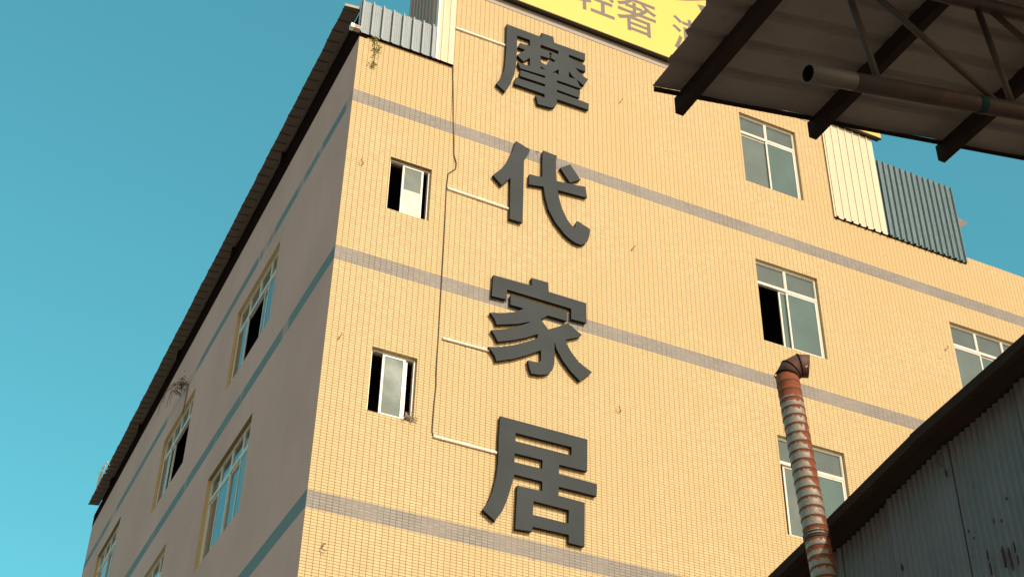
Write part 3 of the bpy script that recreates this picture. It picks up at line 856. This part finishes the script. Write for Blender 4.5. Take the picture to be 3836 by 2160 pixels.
# ------------------------------------------------------------------ grey shed at lower right
shd = tag(empty("metal_shed"), "old grey corrugated metal shed with dark overhanging roof edge at lower right", "shed")
XE, XW = 2.70, 3.1
rk = [(-5.2, 5.72)] + [tuple(p) for p in DATA['rake']][::1] + [(-13.0, 7.0), (-15.5, 7.25)]
rk.sort(key=lambda t: -t[0])           # from far (-5) to near (-15)
def rz(y):
    P = sorted(rk)
    for (a, za), (b, zb_) in zip(P, P[1:]):
        if a <= y <= b: return za + (zb_-za)*(y-a)/(b-a)
    return P[0][1] if y < P[0][0] else P[-1][1]
for i, ((ya, za), (yb, zb_)) in enumerate(zip(rk, rk[1:])):
    # each length of edge flashing laps over the next
    o = .004*(i % 2)
    f = MB()
    za_, zb2 = za, zb_
    f.hexa([(XE-o, ya, za_-.10), (XE+.012, ya, za_-.10), (XE+.012, yb-.03, zb2-.10), (XE-o, yb-.03, zb2-.10),
            (XE-o, ya, za_), (XE+.012, ya, za_), (XE+.012, yb-.03, zb2), (XE-o, yb-.03, zb2)])
    f.hexa([(XE+.012, ya, za_-.012), (XW+.3, ya, za_+.02), (XW+.3, yb, zb2+.02), (XE+.012, yb, zb2-.012),
            (XE+.012, ya, za_-.001), (XW+.3, ya, za_+.031), (XW+.3, yb, zb2+.031), (XE+.012, yb, zb2-.001)])
    f.hexa([(XE+.013, ya, za_-.10), (XE+.075, ya, za_-.10), (XE+.075, yb-.03, zb2-.10), (XE+.013, yb-.03, zb2-.10),
            (XE+.013, ya, za_-.093), (XE+.075, ya, za_-.093), (XE+.075, yb-.03, zb2-.093), (XE+.013, yb-.03, zb2-.093)])
    f.build("roof_edge", FLASH, shd)
m = MB()
for (ya, za), (yb, zb_) in zip(rk, rk[1:]):
    m.hexa([(XW+.29, ya, za+.021), (9.0, ya, za+.021), (9.0, yb, zb_+.021), (XW+.29, yb, zb_+.021),
            (XW+.29, ya, za+.05), (9.0, ya, za+.05), (9.0, yb, zb_+.05), (XW+.29, yb, zb_+.05)])
m.build("shed_roof", ROOFS, shd)
OLD = old_wall_material()
ysh = [-5.3, -6.0, -6.9, -7.7, -8.45, -9.25, -10.15, -11.1, -11.98, -12.85, -13.7, -14.6, -15.4]
for i, (a, b) in enumerate(zip(ysh, ysh[1:])):
    rn = random.Random(i)
    o = rn.uniform(-.004, .012) + .020*(i % 2); lean = rn.uniform(-.008, .008)
    m = MB(); A = []; B = []
    y = a + .035
    nst = 96
    for k in range(nst+1):
        t = k/nst
        yy = a+.03 + (b-.02-a-.03)*t
        h = .0125*math.cos(2*math.pi*yy/.0765)
        h += .010*math.exp(-(t*9)**2)*rn.uniform(.6,1)
        cols_ = []
        for zf in (0., .35, .7, 1.):
            z0, z1_ = -1.6, rz(yy)-.02
            z = z0 + (z1_-z0)*zf
            cols_.append(m.vert((XW - h - o + lean*(z-5)/3, yy, z)))
        A.append(cols_)
    for p, q_ in zip(A, A[1:]):
        for r in range(3): m.f.append([p[r], q_[r], q_[r+1], p[r+1]])
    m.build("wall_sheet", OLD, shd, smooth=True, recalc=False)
m = MB()
m.face([(XW+.05,-5.3,-1.6),(9,-5.3,-1.6),(9,-5.3,5.7),(XW+.05,-5.3,5.7)])
m.face([(XW+.05,-15.45,-1.6),(9,-15.45,-1.6),(9,-15.45,7.2),(XW+.05,-15.45,7.2)])
m.face([(8.98,-5.3,-1.6),(8.98,-15.45,-1.6),(8.98,-15.45,7.2),(8.98,-5.3,5.7)])
m.face([(XW+.06,-5.3,-1.6),(XW+.06,-15.45,-1.6),(XW+.06,-15.45,7.2),(XW+.06,-5.3,5.7)])
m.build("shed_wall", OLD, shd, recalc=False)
# rust holes / dark marks in the sheets
DKR = plain("dark_rust", (0.05, 0.010, 0.010), .8, 0, .5, 20.)
HOLES = [(-10.589,5.281,.022,.10),(-10.657,5.284,.014,.05),(-10.662,5.190,.016,.05),(-10.414,5.371,.01,.045),(-10.417,5.243,.011,.06),(-10.728,5.317,.01,.05),(-10.249,5.671,.010,.014),
         (-10.752,5.760,.012,.014),(-9.336,5.702,.016,.03),(-10.106,6.318,.014,.04),(-10.561,5.634,.008,.02),(-10.648,5.596,.008,.015),(-10.738,5.195,.009,.04),(-10.295,5.585,.009,.012)]
for y, z, w, h in HOLES:
    n = 12; m = MB(); ph = y*37
    m.face([(XW-.050, y+.62*w*math.cos(2*math.pi*k/n)*(1+.35*math.sin(k*3.+ph)), z+h*math.sin(2*math.pi*k/n)*(1+.25*math.cos(k*2.+ph))) for k in range(n)])
    o = m.build("rust_patch", DKR, shd, recalc=False)
    md = o.modifiers.new("thick", 'SOLIDIFY'); md.thickness = .012
m = MB()
m.tube([(3.06,-10.14,6.60),(3.05,-10.07,6.535),(3.05,-10.035,6.51),(3.05,-10.03,6.46),(3.05,-10.055,6.42),(3.06,-10.085,6.40)], .0045, 6)
tag(m.build("loose_wire", PIPEEND), "short pale loop of wire hanging under the shed roof edge", "wire")

# ------------------------------------------------------------------ canopy at upper right
can = tag(empty("steel_canopy"), "dark steel canopy with ribbed roof sheet seen from below at upper right", "canopy")
C0 = Vector((-1.151, -12.068, 7.655)); SL = .22
XC1, YC1 = 2.92, -17.6
def rp(x, y, dz=0.): return Vector((x, y, C0.z + SL*(x-C0.x) + dz))
prof = []
y = C0.y
prof = [(0., 0.)]
u = .0
ucur = .302
while ucur < 5.5:
    prof += [(ucur-.055, 0), (ucur-.03, .034), (ucur+.03, .034), (ucur+.055, 0)]
    ucur += .322
prof.append((5.53, 0.))
rn = random.Random(21)
fine = []
for (a, ha), (b, hb) in zip(prof, prof[1:]):
    fine.append((a, ha))
m = MB()
nx_ = 16
rows = []
for u, h in prof:
    r = []
    jag = rn.uniform(-.02, .02)
    for k in range(nx_+1):
        t = k/nx_
        xl = C0.x - .115*min(u, .954)/.954*1. - .03*max(0, u-.954) + jag*(1-t)
        x = xl + (XC1 - xl)*t
        p = rp(x, C0.y-u, h + rn.uniform(-.004, .004) + (.012*math.sin(x*5+u*3) if h == 0 else 0)*.5)
        r.append(p)
    rows.append(r)
A = [[m.vert(p) for p in r] for r in rows]
for ra, rb in zip(A, A[1:]):
    for k in range(nx_): m.f.append([ra[k], ra[k+1], rb[k+1], rb[k]])
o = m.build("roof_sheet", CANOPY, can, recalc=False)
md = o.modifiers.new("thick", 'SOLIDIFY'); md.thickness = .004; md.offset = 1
# bent-down lip along the verge
m = MB()
for k in range(12):
    x0, x1 = C0.x + (XC1-C0.x)*k/12, C0.x + (XC1-C0.x)*(k+1)/12
    m.hexa([rp(x0, C0.y+.004, -.05), rp(x1, C0.y+.004, -.05), rp(x1, C0.y+.008, -.05), rp(x0, C0.y+.008, -.05),
            rp(x0, C0.y+.001, .0), rp(x1, C0.y+.001, .0), rp(x1, C0.y+.005, .0), rp(x0, C0.y+.005, .0)])
m.build("verge_flashing", STEEL, can)
def purlin(x):
    m = MB()
    y0, y1 = C0.y+.085, YC1
    w, d, t, lip = .07, .160, .005, .02
    def pc(dx, dz, y): 
        p = rp(x, y, -.004); return Vector((p.x+dx, y, p.z+dz))
    for (a, b, c, e) in ((0, t, -d, 0), (t, w, -d, -d+t), (t, w, -t, 0), (w-t, w, -d+t, -d+lip)):
        m.hexa([pc(a,c,y0), pc(b,c,y0), pc(b,c,y1), pc(a,c,y1), pc(a,e,y0), pc(b,e,y0), pc(b,e,y1), pc(a,e,y1)])
    return m.build("purlin", STEEL, can)
for x in (-.915, .375, 1.765, 2.85): purlin(x)
YT = -13.74
def rib_hole():
    pass
zb0 = 6.345
def bot(x): return Vector((x, YT, zb0 + .25*(x+1.079)))
def topc(x): return Vector((x, YT, 7.815 + .22*(x-.62)))
# bottom chord: bare open end, then painted tube
m = MB()
E0, E1 = bot(-1.085), bot(-.72)
dch = (E1-E0).normalized(); a_ = dch.cross(Vector((0,0,1))).normalized(); b_ = a_.cross(dch)
RC = .060
o1 = m.ring(E0, a_, b_, RC, 28); o2 = m.ring(E1, a_, b_, RC, 28); i1 = m.ring(E0, a_, b_, RC-.006, 28); i2 = m.ring(E1, a_, b_, RC-.006, 28)
m.bridge(o1, o2); m.bridge(i1, o1)
m.build("chord_end", PIPEEND, can, smooth=True)
m = MB(); j1 = m.ring(E0+dch*.002, a_, b_, RC-.0065, 28); j2 = m.ring(E1, a_, b_, RC-.0065, 28); m.bridge(j2, j1); m.f.append(j2)
m.build("chord_bore_shade", DARK, can, smooth=False, recalc=False)  # near-black lining paints in the shade inside the open tube
m = MB(); m.tube([bot(-.724), bot(XC1+.1)], RC+.002, 28); m.build("bottom_chord", PIPEST, can, smooth=True)
m = MB(); m.tube([bot(.335), bot(.40)], RC+.0045, 28); m.build("tape_band", TEAL, can, smooth=True)
m = MB(); m.tube([topc(-1.0), topc(XC1+.1)], .055, 20); m.build("top_chord", PIPEST, can, smooth=True)
for a, b in ((-.50, -.66), (.60, -.60), (.70, .585), (1.85, .68), (1.9, 1.8)):
    m = MB(); m.tube([bot(a), topc(b)], .0235, 14); m.build("web_tube", PIPEST, can, smooth=True)
# posts that carry the canopy, outside the picture
for x, y in ((2.6, -17.3), (-.4, -17.3), (2.6, -13.74)):
    m = MB(); zt = (topc(x).z if y == YT else rp(x, y).z-.17)
    m.tube([(x, y, -1.6), (x, y, zt)], .06, 16); m.build("post", STEEL, can, smooth=True)
